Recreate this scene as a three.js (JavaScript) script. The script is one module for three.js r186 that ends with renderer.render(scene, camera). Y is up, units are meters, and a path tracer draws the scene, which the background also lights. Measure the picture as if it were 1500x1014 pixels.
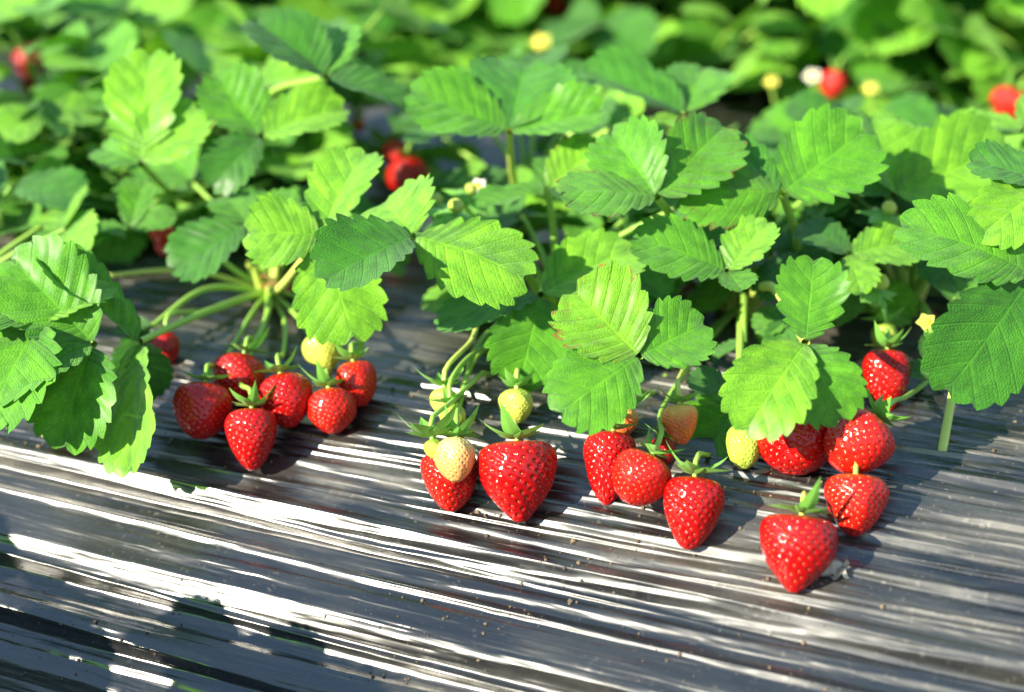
import * as THREE from 'three';
import { mergeGeometries } from 'three/addons/utils/BufferGeometryUtils.js';

// ---------------------------------------------------------------- camera, sky, sun, exposure
const W = 1024, H = 692;
const scene = new THREE.Scene();
const PITCH = 23 * Math.PI / 180, YAW = 23 * Math.PI / 180, DIST = 0.80;
const camera = new THREE.PerspectiveCamera(24, W / H, 0.02, 60);
const viewDir = new THREE.Vector3(-Math.sin(YAW) * Math.cos(PITCH), -Math.sin(PITCH), -Math.cos(YAW) * Math.cos(PITCH));
camera.position.copy(viewDir).multiplyScalar(-DIST);
camera.lookAt(0, 0, 0);
camera.updateMatrixWorld(true);
camera.focus = 0.68;
camera.userData.fStop = 4.3;

const sunDir = new THREE.Vector3(-0.50, 0.50, 0.70).normalize();
{ // sky: a hazy blue gradient, computed
  const w = 512, h = 256, data = new Float32Array(w * h * 4);
  for (let j = 0; j < h; j++) {
    const el = ((j + 0.5) / h - 0.5) * Math.PI, s = Math.sin(el);
    for (let i = 0; i < w; i++) {
      const k = (j * w + i) * 4, az = (i + 0.5) / w * 2 * Math.PI;
      const u = Math.max(0, s), t = Math.pow(1 - u, 1.5);
      let r = 0.20 + 0.58 * t, g = 0.34 + 0.50 * t, b = 0.50 + 0.40 * t;
      const c = 0.5 + 0.5 * Math.sin(az * 3 + 6 * s + 1.3 * Math.sin(az * 7 + s * 11)) * Math.sin(s * 9 + az * 2);
      const cl = 0.16 * c * (1 - Math.abs(2 * u - 0.8)); r += cl; g += cl; b += cl * 0.9;
      if (s < 0) { r = 0.10; g = 0.12; b = 0.06; }
      data[k] = r * 0.52; data[k + 1] = g * 0.58; data[k + 2] = b * 0.66; data[k + 3] = 1;
    }
  }
  const sky = new THREE.DataTexture(data, w, h, THREE.RGBAFormat, THREE.FloatType);
  sky.mapping = THREE.EquirectangularReflectionMapping; sky.magFilter = THREE.LinearFilter; sky.needsUpdate = true;
  scene.background = sky; scene.environment = sky;
}
const sun = new THREE.DirectionalLight(new THREE.Color(1, 0.92, 0.74), 5.0);
sun.position.copy(sunDir).multiplyScalar(4); sun.target.position.set(0, 0, -0.2);
sun.castShadow = true; sun.shadow.mapSize.set(4096, 4096); sun.shadow.radius = 1; sun.shadow.bias = -0.0005;
Object.assign(sun.shadow.camera, { left: -1.6, right: 1.6, top: 1.6, bottom: -1.6, near: 0.5, far: 8 });
scene.add(sun, sun.target);
const renderer = new THREE.WebGLRenderer({ antialias: true });
renderer.setSize(W, H);
renderer.shadowMap.enabled = true;
renderer.toneMapping = THREE.LinearToneMapping;
renderer.toneMappingExposure = 2.45;

// ---------------------------------------------------------------- helpers
let seed = 20240611;
const rnd = () => { seed = (seed + 0x6D2B79F5) | 0; let t = Math.imul(seed ^ (seed >>> 15), 1 | seed); t = (t + Math.imul(t ^ (t >>> 7), 61 | t)) ^ t; return ((t ^ (t >>> 14)) >>> 0) / 4294967296; };
const rr = (a, b) => a + (b - a) * rnd();
const clamp = (x, a, b) => Math.min(b, Math.max(a, x));
const sstep = (a, b, x) => { const t = clamp((x - a) / (b - a), 0, 1); return t * t * (3 - 2 * t); };
const h2 = (i, j) => { let n = Math.imul(i, 374761393) + Math.imul(j, 668265263) | 0; n = Math.imul(n ^ (n >>> 13), 1274126177); return ((n ^ (n >>> 16)) >>> 0) / 4294967296; };
function vn(x, y) { // value noise 0..1
  const i = Math.floor(x), j = Math.floor(y), f = x - i, g = y - j, u = f * f * (3 - 2 * f), v = g * g * (3 - 2 * g);
  const a = h2(i, j), b = h2(i + 1, j), c = h2(i, j + 1), d = h2(i + 1, j + 1);
  return a + (b - a) * u + (c - a) * v + (a - b - c + d) * u * v;
}
const fbm = (x, y, o = 4) => { let s = 0, a = 0.5, t = 0; for (let k = 0; k < o; k++) { s += a * vn(x, y); t += a; x = x * 2.03 + 17.1; y = y * 2.03 + 5.7; a *= 0.5; } return s / t; };
const V3 = (x, y, z) => new THREE.Vector3(x, y, z);
// photo pixel (1500 x 1014) -> ray
const FPX = 507 / Math.tan(12 * Math.PI / 180);
const cR = V3(1, 0, 0).transformDirection(camera.matrixWorld), cU = V3(0, 1, 0).transformDirection(camera.matrixWorld), cB = V3(0, 0, 1).transformDirection(camera.matrixWorld);
const camVec = (x, y, z) => V3(0, 0, 0).addScaledVector(cR, x).addScaledVector(cU, y).addScaledVector(cB, z);
const ray = (px, py) => camVec((px - 750) / FPX, (507 - py) / FPX, -1);          // depth 1 along the axis
const atDepth = (px, py, d) => camera.position.clone().addScaledVector(ray(px, py), d);
const depthOf = p => p.clone().sub(camera.position).dot(cB) * -1;
const atHeight = (px, py, h) => { const r = ray(px, py); return camera.position.clone().addScaledVector(r, (h - camera.position.y) / r.y); };

const taken = {};
const numbered = n => { const k = taken[n] = (taken[n] ?? -1) + 1; return k ? `${n}_${String(k).padStart(3, '0')}` : n; };
const shade = o => { o.castShadow = true; o.receiveShadow = true; return o; };
function mesh(name, g, m, parent) { const o = shade(new THREE.Mesh(g, m)); o.name = name; parent.add(o); return o; }
function thing(name, label, category, pos, group) {
  const o = new THREE.Group(); o.name = numbered(name); o.position.copy(pos); scene.add(o);
  o.userData = { label, category }; if (group) o.userData.group = group; return o;
}
function part(name, parent, pos) { const o = new THREE.Group(); o.name = name; if (pos) o.position.copy(pos); parent.add(o); return o; }
function tube(pts, r0, r1, seg = 14, rad = 7) {
  const c = new THREE.CatmullRomCurve3(pts, false, 'centripetal'), g = new THREE.TubeGeometry(c, seg, 1, rad, false), p = g.attributes.position, n = g.attributes.normal;
  for (let i = 0; i <= seg; i++) { const q = c.getPointAt(i / seg), r = r0 + (r1 - r0) * i / seg; for (let j = 0; j <= rad; j++) { const k = i * (rad + 1) + j; p.setXYZ(k, q.x + n.getX(k) * r, q.y + n.getY(k) * r, q.z + n.getZ(k) * r); } }
  return g;
}
function dataTex(w, h, fn, srgb) {
  const d = new Uint8Array(w * h * 4);
  for (let j = 0; j < h; j++) for (let i = 0; i < w; i++) { const c = fn((i + 0.5) / w, (j + 0.5) / h), k = (j * w + i) * 4; d[k] = clamp(c[0], 0, 1) * 255; d[k + 1] = clamp(c[1], 0, 1) * 255; d[k + 2] = clamp(c[2], 0, 1) * 255; d[k + 3] = 255; }
  const t = new THREE.DataTexture(d, w, h, THREE.RGBAFormat); t.magFilter = THREE.LinearFilter; t.minFilter = THREE.LinearMipmapLinearFilter; t.generateMipmaps = true;
  t.wrapS = t.wrapT = THREE.RepeatWrapping; if (srgb) t.colorSpace = THREE.SRGBColorSpace; t.needsUpdate = true; return t;
}

// ---------------------------------------------------------------- the setting: raised beds under black film
// cross-section of a bed, in its own z (0 = where the crowns' front shoulder begins), found by walking along it
const prof = [];
{ let z = 0.02, y = 0; const st = 0.0006;
  for (let s = 0; s < 0.42; s += st) {
    const a = (4 * sstep(0, 0.04, s) + 20 * sstep(0.02, 0.11, s) + 11 * sstep(0.12, 0.17, s) + 5 * sstep(0.17, 0.25, s)) * Math.PI / 180;
    prof.push([z, y, a]); z += Math.cos(a) * st; y -= Math.sin(a) * st;
  } }
const bedAt = s => prof[clamp(Math.round(s / 0.0006), 0, prof.length - 1)];     // s: metres down from the shoulder
const BACK = -0.215;                                                            // rear shoulder
function bedY(z) { // smooth bed height
  if (z <= 0.02 && z >= BACK) return 0;
  if (z < BACK) { const d = BACK - z; return -(d < 0.04 ? d * d * 9 : 0.0144 + (d - 0.04) * 0.95); }
  let lo = 0, hi = prof.length - 1; while (hi - lo > 1) { const m = (lo + hi) >> 1; if (prof[m][0] < z) lo = m; else hi = m; } return prof[lo][1];
}
const ridge = x => { const a = 1 - Math.abs(2 * x - 1); return a * a; };
// wrinkles of the film, metres along the normal. x along the bed, s down the slope (negative: on the flat top)
function wrinkle(x, s, o = 0) {
  const w = s + 0.012 * (fbm(x * 2.2 + 9 + o, s * 3, 2) - 0.5) + 0.02 * x * sstep(0.0, 0.1, s) * 0;
  const low = sstep(0.09, 0.15, s), up = 1 - sstep(0.10, 0.16, s);
  let d = 0;
  d += low * 0.0074 * (fbm(x * 0.9 + o, (w + 0.012 * x) * 82 + 3, 2) - 0.5);
  d += low * 0.0032 * ridge(vn(x * 1.2 + 40 + o, (w - 0.012 * x) * 130));
  d += low * 0.0015 * (vn(x * 2.2 + 7 + o, (w + 0.02 * x) * 240) - 0.5);
  d += low * 0.0009 * ridge(vn(x * 3 + 17 + o, (w - 0.02 * x) * 400)) * sstep(0.3, 0.55, fbm(x * 4 + 3 + o, s * 30, 2));
  const right = 0.45 + 0.55 * sstep(-0.08, 0.08, x);
  d += up * right * 0.0038 * (fbm(x * 2.6 + 80 + o, (w + 0.04 * x) * 150, 2) - 0.5);
  d += up * right * 0.0026 * ridge(vn(x * 3.4 + 21 + o, (w + 0.03 * x) * 270));
  d += up * right * 0.0010 * (vn(x * 6 + 3 + o, (w - 0.02 * x) * 480) - 0.5);
  d += 0.0012 * (fbm(x * 26 + o + 60, s * 34, 2) - 0.5);
  d += 0.0040 * Math.exp(-(((w - 0.128) / 0.0042) ** 2)) * (0.6 + 0.6 * vn(x * 3 + 5 + o, 3.3));     // the long seam fold
  d -= 0.0030 * Math.exp(-(((w - 0.137) / 0.0030) ** 2));
  d += up * 0.0030 * (fbm(x * 12 + o, s * 14, 2) - 0.5);
  return d;
}
function bedGeometry(x0, x1, nx, rows, o) {
  const nv = rows.length, pos = new Float32Array((nx + 1) * nv * 3), uv = new Float32Array((nx + 1) * nv * 2), idx = [];
  for (let j = 0; j < nv; j++) for (let i = 0; i <= nx; i++) {
    const x = x0 + (x1 - x0) * i / nx, s = rows[j], k = j * (nx + 1) + i; let z, y, a;
    if (s >= 0) [z, y, a] = bedAt(s); else if (s > -0.235) { z = 0.02 + s; y = 0; a = 0; } else { z = 0.02 + s; y = bedY(z); a = -0.7; }
    const d = wrinkle(x, s, o); pos[k * 3] = x; pos[k * 3 + 1] = y + d * Math.cos(a); pos[k * 3 + 2] = z + d * Math.sin(a);
    uv[k * 2] = x + o; uv[k * 2 + 1] = s;
  }
  for (let j = 0; j < nv - 1; j++) for (let i = 0; i < nx; i++) { const a = j * (nx + 1) + i, b = a + 1, c = a + nx + 1, d = c + 1; idx.push(a, c, b, b, c, d); }
  const g = new THREE.BufferGeometry(); g.setAttribute('position', new THREE.BufferAttribute(pos, 3)); g.setAttribute('uv', new THREE.BufferAttribute(uv, 2)); g.setIndex(idx); g.computeVertexNormals(); return g;
}
// film: black plastic with dried mud, dust grains and streaks. uv is metres; the map covers 1 m x 0.5 m
const dust = (u, v) => {
  const x = u * 1.3, s = v * 0.5, zone = 1 - 0.75 * sstep(0.11, 0.15, s + 0.02 * (fbm(x * 8, s * 20, 2) - 0.5));          // mud stays above the seam fold
  const t = clamp(2.2 * (fbm(x * 14, s * 42, 5) - 0.40), 0, 1) * 0.75 + clamp(2.6 * (fbm(x * 36 + 50, s * 240, 3) - 0.52), 0, 1) * 0.5;
  const sp = vn(x * 950, s * 950) > 0.90 ? 0.6 * vn(x * 70, s * 70) : 0; return clamp(t * zone * (1 - 0.45 * sstep(0.5, 0.75, u + 0.2 * (fbm(x * 9 + 3, s * 9, 2) - 0.5))) + sp * (0.5 + 0.5 * zone), 0, 1); };
const filmMap = dataTex(2048, 1024, (u, v) => { const d = dust(u, v), g = 0.008, k = 0.8 + 0.4 * vn(u * 800, v * 400); return [g + d * 0.150 * k, g + 0.001 + d * 0.137 * k, g + 0.002 + d * 0.105 * k]; });
const filmRough = dataTex(1024, 512, (u, v) => { const d = dust(u, v), r = 0.25 + 0.34 * d + 0.06 * fbm(u * 50, v * 160, 2); return [r, r, r]; });
const filmBump = dataTex(1024, 1024, (u, v) => { const b = 0.55 * vn(u * 70, v * 480) + 0.3 * vn(u * 200 + 9, v * 500) + 0.3 * dust(u, v); return [b, b, b]; });
for (const t of [filmMap, filmRough, filmBump]) { t.wrapS = t.wrapT = THREE.MirroredRepeatWrapping; t.repeat.set(1 / 1.3, 2); t.offset.set(0.75 / 1.3, 0); }
const film = new THREE.MeshPhysicalMaterial({ color: 0xffffff, map: filmMap, roughness: 1, roughnessMap: filmRough, bumpMap: filmBump, bumpScale: 0.0005, ior: 1.95, metalness: 0.0, clearcoat: 0.3, clearcoatRoughness: 0.22 });
const soil = new THREE.MeshStandardMaterial({ roughness: 1, map: dataTex(512, 512, (u, v) => { const n = fbm(u * 24, v * 24, 5), k = 0.10 + 0.16 * n; return [k * 1.25, k, k * 0.72]; }) });
const structure = (o, label) => { o.userData = { kind: 'structure', label }; return o; };
{
  const rows = []; for (let s = -0.30; s < -0.06; s += 0.004) rows.push(s); for (let s = -0.06; s < 0.30; s += 0.0007) rows.push(s);
  structure(mesh('raised_bed', bedGeometry(-0.75, 0.55, 460, rows, 0), film, scene), 'raised bed covered with wrinkled black plastic film');
  const coarse = []; for (let s = -0.42; s < 0.34; s += 0.006) coarse.push(s);
  for (const [k, z] of [[1, -0.50], [2, -1.00], [3, -1.50], [4, 0.62]]) {
    const b = mesh(numbered('far_bed'), bedGeometry(-2.2, 1.2, 240, coarse, k * 3.7), film, scene); b.position.z = z; structure(b, 'raised bed under black film farther back');
  }
  const g = new THREE.PlaneGeometry(60, 60); g.rotateX(-Math.PI / 2); const u = g.attributes.uv; for (let i = 0; i < u.count; i++) u.setXY(i, u.getX(i) * 60, u.getY(i) * 60);
  const gr = mesh('ground', g, soil, scene); gr.position.y = -0.175; structure(gr, 'bare brown soil between the beds');
}

// ---------------------------------------------------------------- leaves
const NT = 9;                                  // teeth (and side veins) per side of a leaflet
const leafRelief = (u, v) => {                 // u along, v across; 0 vein .. 1 blade
  const t = Math.abs(v - 0.5) * 2, ph = u * NT - 0.7, f = Math.abs(ph - Math.round(ph)) / NT, lat = Math.exp(-((f / (0.0065 * (1.25 - 0.8 * t))) ** 2)), mid = Math.exp(-((t / 0.035) ** 2));
  return Math.max(lat * (u > 0.03 ? 1 : 0), mid);
};
const cells = (x, y) => { let d1 = 9, d2 = 9; const i = Math.floor(x), j = Math.floor(y); for (let a = -1; a < 2; a++) for (let b = -1; b < 2; b++) { const dx = i + a + 0.15 + 0.7 * h2(i + a, j + b) - x, dy = j + b + 0.15 + 0.7 * h2(i + a + 91, j + b + 7) - y, d = dx * dx + dy * dy; if (d < d1) { d2 = d1; d1 = d; } else if (d < d2) d2 = d; } return Math.sqrt(d2) - Math.sqrt(d1); };
const leafMap = dataTex(1024, 512, (u, v) => {
  const vein = leafRelief(u, v), c = 1 - sstep(0, 0.22, cells(u * 52, v * 36)), b = fbm(u * 9, v * 7, 4), f = fbm(u * 60, v * 44, 2), spot = fbm(u * 22 + 70, v * 18, 3) > 0.73 ? 0.12 : 0;
  const k = 0.66 + 0.55 * (b - 0.5) + 0.22 * (f - 0.5) + 0.05 * c, m = Math.min(1, vein * 0.2);
  return [k * (0.80 + 0.3 * (b - 0.5)) + m * 0.30 + spot, k + m * 0.22 + spot * 0.4, k * 0.85 + m * 0.16 + spot * 0.3];
});
const leafWorn = dataTex(1024, 512, (u, v) => {   // the same blade with browned, dry margins and spots
  const vein = leafRelief(u, v), b = fbm(u * 9 + 31, v * 7, 4), f = fbm(u * 60, v * 44, 2), t = Math.abs(v - 0.5) * 2, k = 0.66 + 0.55 * (b - 0.5) + 0.22 * (f - 0.5), m = Math.min(1, vein * 0.2);
  const dry = sstep(0.70, 0.78, fbm(u * 14 + 3, v * 6 + 9, 4) + 0.30 * sstep(0.80, 1, t) - 0.06), sp = 0.7 * sstep(0.74, 0.79, fbm(u * 40 + 8, v * 30 + 2, 3));
  const d = Math.max(dry, sp), g = [k * 0.85 + m * 0.3, k + m * 0.22, k * 0.85 + m * 0.16]; return [g[0] + (1.0 - g[0]) * d * 0.75, g[1] + (0.30 - g[1]) * d, g[2] + (0.8 - g[2]) * d];
});
const leafBump = dataTex(1024, 512, (u, v) => { const c = sstep(0, 0.5, cells(u * 52, v * 36)), h = 0.75 * (1 - leafRelief(u, v)) * (0.45 + 0.55 * c) + 0.15 * fbm(u * 90, v * 60, 2); return [h, h, h]; });
const leafMat = (r, g, b, tr = 0.32, coat = 0.3) => new THREE.MeshPhysicalMaterial({ color: new THREE.Color().setRGB(r, g, b), map: leafMap, bumpMap: leafBump, bumpScale: 0.00055, roughness: 0.93, specularIntensity: 0.5, transmission: tr, thickness: 0, clearcoat: coat, clearcoatRoughness: 0.36, side: THREE.DoubleSide });
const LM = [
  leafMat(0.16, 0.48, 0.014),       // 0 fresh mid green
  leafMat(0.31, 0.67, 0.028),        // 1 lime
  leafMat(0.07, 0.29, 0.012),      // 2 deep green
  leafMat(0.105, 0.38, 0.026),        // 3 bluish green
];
for (const k of [0, 1]) { const m = LM[k].clone(); m.map = leafWorn; LM.push(m); }   // 4, 5: worn
const stemMat = new THREE.MeshPhysicalMaterial({ color: new THREE.Color().setRGB(0.28, 0.50, 0.07), roughness: 0.5, clearcoat: 0.2, clearcoatRoughness: 0.4 });
const stemPale = new THREE.MeshPhysicalMaterial({ color: new THREE.Color().setRGB(0.55, 0.66, 0.13), roughness: 0.5, clearcoat: 0.2, clearcoatRoughness: 0.4 });

// a leaflet: x across, y along its face's normal, z from base to tip. Toothed margin, side veins that end in the teeth, pleats, fold and droop
function leafletGeometry(L, Wd, o = {}) {
  const { fold = 0.25, curl = 0.12, pleat = 0.004, cup = 0.0, lop = 0, per = 6, nt = 7, wave = 0.02, tooth = 1, tip = 1 } = o;
  const nq = NT * per, rows = nt * 2 + 1, pos = [], uv = [], idx = [], ph = rnd() * 20;
  const outline = q => { const a = L * Math.pow((1 - Math.cos(Math.PI * q)) / 2, 0.92), w = Wd / 2 * Math.pow(Math.sin(Math.PI * Math.pow(q, 1.25 * tip)), 0.76); return [w, a]; };
  const j1 = rnd() * 6.28, j2 = rnd() * 6.28, warp = q => clamp(q + Math.sin(Math.PI * q) * (0.018 * Math.sin(q * 11 + j1) + 0.012 * Math.sin(q * 23 + j2)), 0, 1);
  for (let i = 0; i <= nq; i++) {
    const q = i / nq, qw = warp(q), B = outline(qw), Bp = outline(Math.min(1, qw + 0.01)), Bm = outline(Math.max(0, qw - 0.01));
    let tx = Bp[0] - Bm[0], tz = Bp[1] - Bm[1]; const tl = Math.hypot(tx, tz) || 1; tx /= tl; tz /= tl;
    const f = q * NT - Math.floor(q * NT), saw = f < 0.7 ? Math.pow(f / 0.7, 0.62) : Math.pow((1 - f) / 0.3, 1.0), am = tooth * 0.082 * Wd * sstep(0.10, 0.3, q) * (saw - 0.45) * (0.6 + 0.8 * vn(q * 9 + ph, 1.1));
    for (let j = -nt; j <= nt; j++) {
      const sd = Math.sign(j), t = Math.abs(j) / nt, asym = 1 + lop * sd, mz = L * 0.97 * Math.pow(qw, 1.85);
      const ex = (B[0] + am * tz + am * 0.35 * tx) * asym, ez = B[1] - am * tx + am * 0.5 * tz;
      const tt = t, x = sd * ex * tt, z = mz + (ez - mz) * (0.78 * tt + 0.22 * tt * tt), r = Math.abs(x);
      let y = 0;
      y += Math.tan(fold) * r * (1 - 0.35 * r / (Wd * 0.5));
      y += (cup + 0.10) * (r * r) / (Wd * 0.5);
      y -= curl * z * z / L;
      y -= pleat * (0.5 + 0.9 * vn(q * 4 + ph, 7 + sd)) * L * Math.cos(2 * Math.PI * (q * NT - 0.7)) * Math.sin(Math.PI * Math.min(1, tt * 0.9 + 0.05)) * sstep(0.03, 0.15, q) * (1 - 0.5 * sstep(0.85, 1, q));
      y += wave * L * (fbm(x / L * 3 + ph, z / L * 3 + 4, 2) - 0.5) * 2 * tt + 0.025 * L * Math.sin(z / L * 7 + ph) * tt * tt * (sd || 1);
      pos.push(x, y, z); uv.push(q, 0.5 + 0.5 * sd * t);
    }
  }
  for (let i = 0; i < nq; i++) for (let j = 0; j < rows - 1; j++) { const a = i * rows + j, b = a + 1, c = a + rows, d = c + 1; idx.push(a, c, b, b, c, d); }
  const g = new THREE.BufferGeometry(); g.setAttribute('position', new THREE.Float32BufferAttribute(pos, 3)); g.setAttribute('uv', new THREE.Float32BufferAttribute(uv, 2)); g.setIndex(idx); g.computeVertexNormals(); return g;
}
const basis = (side, n, along) => new THREE.Matrix4().makeBasis(side, n, along);
// seat a leaflet from base to tip with its face towards n
function seat(o, base, tip, n) {
  const a = tip.clone().sub(base).normalize(), nn = n.clone().addScaledVector(a, -n.dot(a)).normalize(), s = nn.clone().cross(a).normalize();
  o.quaternion.setFromRotationMatrix(basis(s, nn, a)); o.position.copy(base); return o;
}

// generic plants: a pool of shared leaflets, leaves set round a crown
const pool = []; for (let i = 0; i < 8; i++) pool.push(leafletGeometry(0.056, 0.05 + 0.006 * rnd(), { fold: rr(0.1, 0.5), curl: rr(0.05, 0.35), pleat: 0.0022, per: 4, nt: 5, wave: 0.04 }));
function genericLeaf(plant, az, reach, height, k, matIdx) {
  const leaf = part('leaf', plant), out = V3(Math.cos(az), 0, Math.sin(az)), J = out.clone().multiplyScalar(reach).setY(height);
  mesh('petiole', tube([V3(0, 0, 0), out.clone().multiplyScalar(reach * 0.35).setY(height * 0.62), J.clone()], 0.0019, 0.0013, 8, 5), stemMat, leaf);
  const side = V3(-out.z, 0, out.x), lift = rr(-0.35, 0.75), up = V3(0, 1, 0).addScaledVector(out, -lift * 0.6).addScaledVector(side, rr(-0.3, 0.3)).addScaledVector(sunDir, 1.3).normalize();
  for (const a of [0, 1, -1]) {
    const d = out.clone().multiplyScalar(a ? 0.12 : 1).addScaledVector(side, a).setY(lift * (a ? 0.5 : 1) + rr(-0.15, 0.15)).normalize(), s = k * rr(0.8, 1.1);
    const m = mesh('leaflet', pool[Math.floor(rnd() * pool.length)], LM[matIdx ?? [0, 0, 1, 1, 2, 3][Math.floor(rnd() * 6)]], leaf);
    seat(m, J.clone().addScaledVector(d, 0.003), J.clone().add(d), up.clone().addScaledVector(side, a * -0.25)); m.scale.setScalar(s);
  }
  return leaf;
}

// ---------------------------------------------------------------- plants of the bed in front
const crowns = {};
const plants = {};
function plant(key, px, py, label, h = 0.004) {
  const at = atHeight(px, py, h); crowns[key] = at; plants[key] = thing('strawberry_plant', label, 'strawberry plant', at, 'strawberry plants of the bed with the fruit'); return plants[key];
}
// leaf by pixels: [plant, junction x, y, height above the bed, petiole bend (px, py) or 0, [leaflets: tip x, tip y, mm towards the camera, width / length, normal in camera axes, material, options]]
function leafAt(key, jx, jy, h, via, leaflets, r = 0.0021, sm = stemMat) {
  const root = plants[key], cr = crowns[key], J = atHeight(jx, jy, h), dJ = depthOf(J), leaf = part('leaf', root), loc = p => p.clone().sub(cr);
  const mid = via ? atDepth(via[0], via[1], (dJ + depthOf(cr)) / 2 - (via[2] || 0) / 1000) : cr.clone().lerp(J, 0.45).setY(Math.max(cr.y, J.y) * 0.62 + 0.012);
  mesh('petiole', tube([loc(cr), loc(mid), loc(J)], r * 1.15, r * 0.8, 18, 8), sm, leaf);
  for (const [tx, ty, mm, ratio, n, mat, o = {}] of leaflets) {
    const T = atDepth(tx, ty, dJ - mm / 1000), base = J.clone().lerp(T, 0.03), L = base.distanceTo(T);
    const f0 = o.fold ?? 0.25, v = { ...o, fold: f0 + rr(-0.10, 0.16) * (f0 < 0 ? -1 : 1), curl: (o.curl ?? 0.12) + rr(-0.12, 0.2), wave: rr(0.03, 0.07), lop: rr(-0.1, 0.1) };
    const m = mesh('leaflet', leafletGeometry(L, L * ratio * 1.08, v), LM[mat], leaf); seat(m, loc(base), loc(T), camVec(...n));
  }
  return leaf;
}
plant('A', 392, 425, 'strawberry plant arching over the shaded cluster of red berries, its petioles sprawling outward');
plant('B', 815, 470, 'strawberry plant with broad leaves spread above the big heart-shaped berry');
plant('C', 1085, 445, 'strawberry plant with a yellow-green crown and brown husk at its foot');
plant('D', 1330, 440, 'strawberry plant with withered flowers and pale stems at its heart');
plant('E', 775, 345, 'strawberry plant rising on a straight pale petiole in the rear row');
plant('F', 330, 300, 'strawberry plant with upright folded leaves in the rear row');
plant('G', -60, 470, 'strawberry plant with large pleated leaves drooping over the bed edge');
plant('I', 1480, 430, 'strawberry plant with one large dark leaf hanging beside a cut stalk');
plant('K', 1330, 345, 'strawberry plant with pale-edged leaves in the rear row');

const up = [0.0, 0.75, 0.65];
// plant A
leafAt('A', 470, 345, 0.070, [412, 420], [
  [522, 203, -12, 0.62, [-0.3, 0.35, 0.9], 1, { fold: 0.1 }],
  [360, 335, 6, 0.98, [-0.1, 0.3, 0.95], 1, { fold: 0.15, curl: 0.2 }],
  [516, 492, 18, 0.74, [-0.1, 0.5, 0.85], 1, { fold: -0.12, curl: 0.2 }]], 0.0021, stemPale);
leafAt('A', 205, 500, 0.030, [290, 462, 10], [
  [55, 375, 6, 0.45, [0.25, 0.75, 0.6], 0, { fold: 0.75, curl: -0.15 }],
  [183, 692, 34, 0.46, [-0.5, 0.2, 0.85], 1, { fold: 0.35, curl: 0.05 }],
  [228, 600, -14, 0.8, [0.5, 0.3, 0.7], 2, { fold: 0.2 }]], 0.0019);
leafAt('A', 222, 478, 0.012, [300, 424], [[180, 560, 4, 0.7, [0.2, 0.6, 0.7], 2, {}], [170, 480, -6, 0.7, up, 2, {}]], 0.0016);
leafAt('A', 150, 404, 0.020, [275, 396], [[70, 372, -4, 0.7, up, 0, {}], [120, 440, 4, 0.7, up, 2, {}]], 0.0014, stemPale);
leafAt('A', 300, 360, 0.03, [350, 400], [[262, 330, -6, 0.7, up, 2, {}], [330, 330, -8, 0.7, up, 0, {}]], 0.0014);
leafAt('A', 362, 330, 0.055, 0, [
  [250, 392, 5, 0.8, [0.2, 0.6, 0.6], 2, {}], [330, 275, -10, 0.9, up, 0, {}], [440, 290, -6, 0.8, up, 0, {}]]);
// plant G, off to the side
leafAt('G', 138, 505, 0.035, 0, [
  [8, 372, 4, 0.75, [-0.2, 0.45, 0.9], 0, { fold: 0.2, curl: 0.1 }],
  [-20, 545, 22, 0.85, [-0.1, 0.7, 0.7], 0, { fold: 0.35, pleat: 0.0031 }],
  [78, 622, 26, 0.85, [-0.05, 0.6, 0.8], 0, { fold: 0.15, pleat: 0.0046, curl: 0.25 }]]);
leafAt('G', 60, 470, 0.045, 0, [[150, 400, -10, 0.8, up, 1, {}], [-40, 610, 30, 0.9, [-0.2, 0.5, 0.8], 0, {}], [-80, 420, 0, 0.9, up, 0, {}]]);
// plant B
leafAt('B', 605, 346, 0.078, 0, [
  [474, 392, 22, 0.86, [0.25, 0.75, 0.62], 2, { fold: 0.32, curl: 0.08, cup: 0.2 }],
  [768, 384, 18, 0.80, [-0.1, 0.62, 0.75], 1, { fold: -0.42, curl: 0.05, pleat: 0.0024 }],
  [548, 274, -22, 1.15, [-0.15, 0.45, 0.85], 1, { fold: 0.12 }]]);
leafAt('B', 792, 432, 0.045, 0, [
  [640, 448, 10, 0.55, [0.1, 0.8, 0.55], 3, { fold: 0.1 }],
  [926, 352, -8, 0.80, [-0.25, 0.6, 0.75], 1, { fold: 0.2 }],
  [765, 548, 22, 0.85, [0.15, 0.45, 0.85], 0, { fold: 0.15, curl: 0.2 }]]);
leafAt('B', 937, 522, 0.052, [900, 470, 10], [
  [838, 424, -8, 0.98, [-0.2, 0.4, 0.9], 5, { fold: 0.15 }],
  [1034, 468, -2, 0.95, [-0.1, 0.35, 0.92], 0, { fold: 0.12 }],
  [818, 598, 12, 0.84, [0.1, 0.5, 0.85], 0, { fold: -0.08, curl: 0.2 }]]);
leafAt('B', 800, 276, 0.075, 0, [
  [702, 300, 14, 0.62, [0, 0.85, 0.4], 0, { fold: 0.25 }], [882, 212, -8, 0.75, [-0.3, 0.45, 0.8], 5, { fold: 0.2 }], [815, 228, -24, 0.6, up, 0, {}]]);
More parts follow.
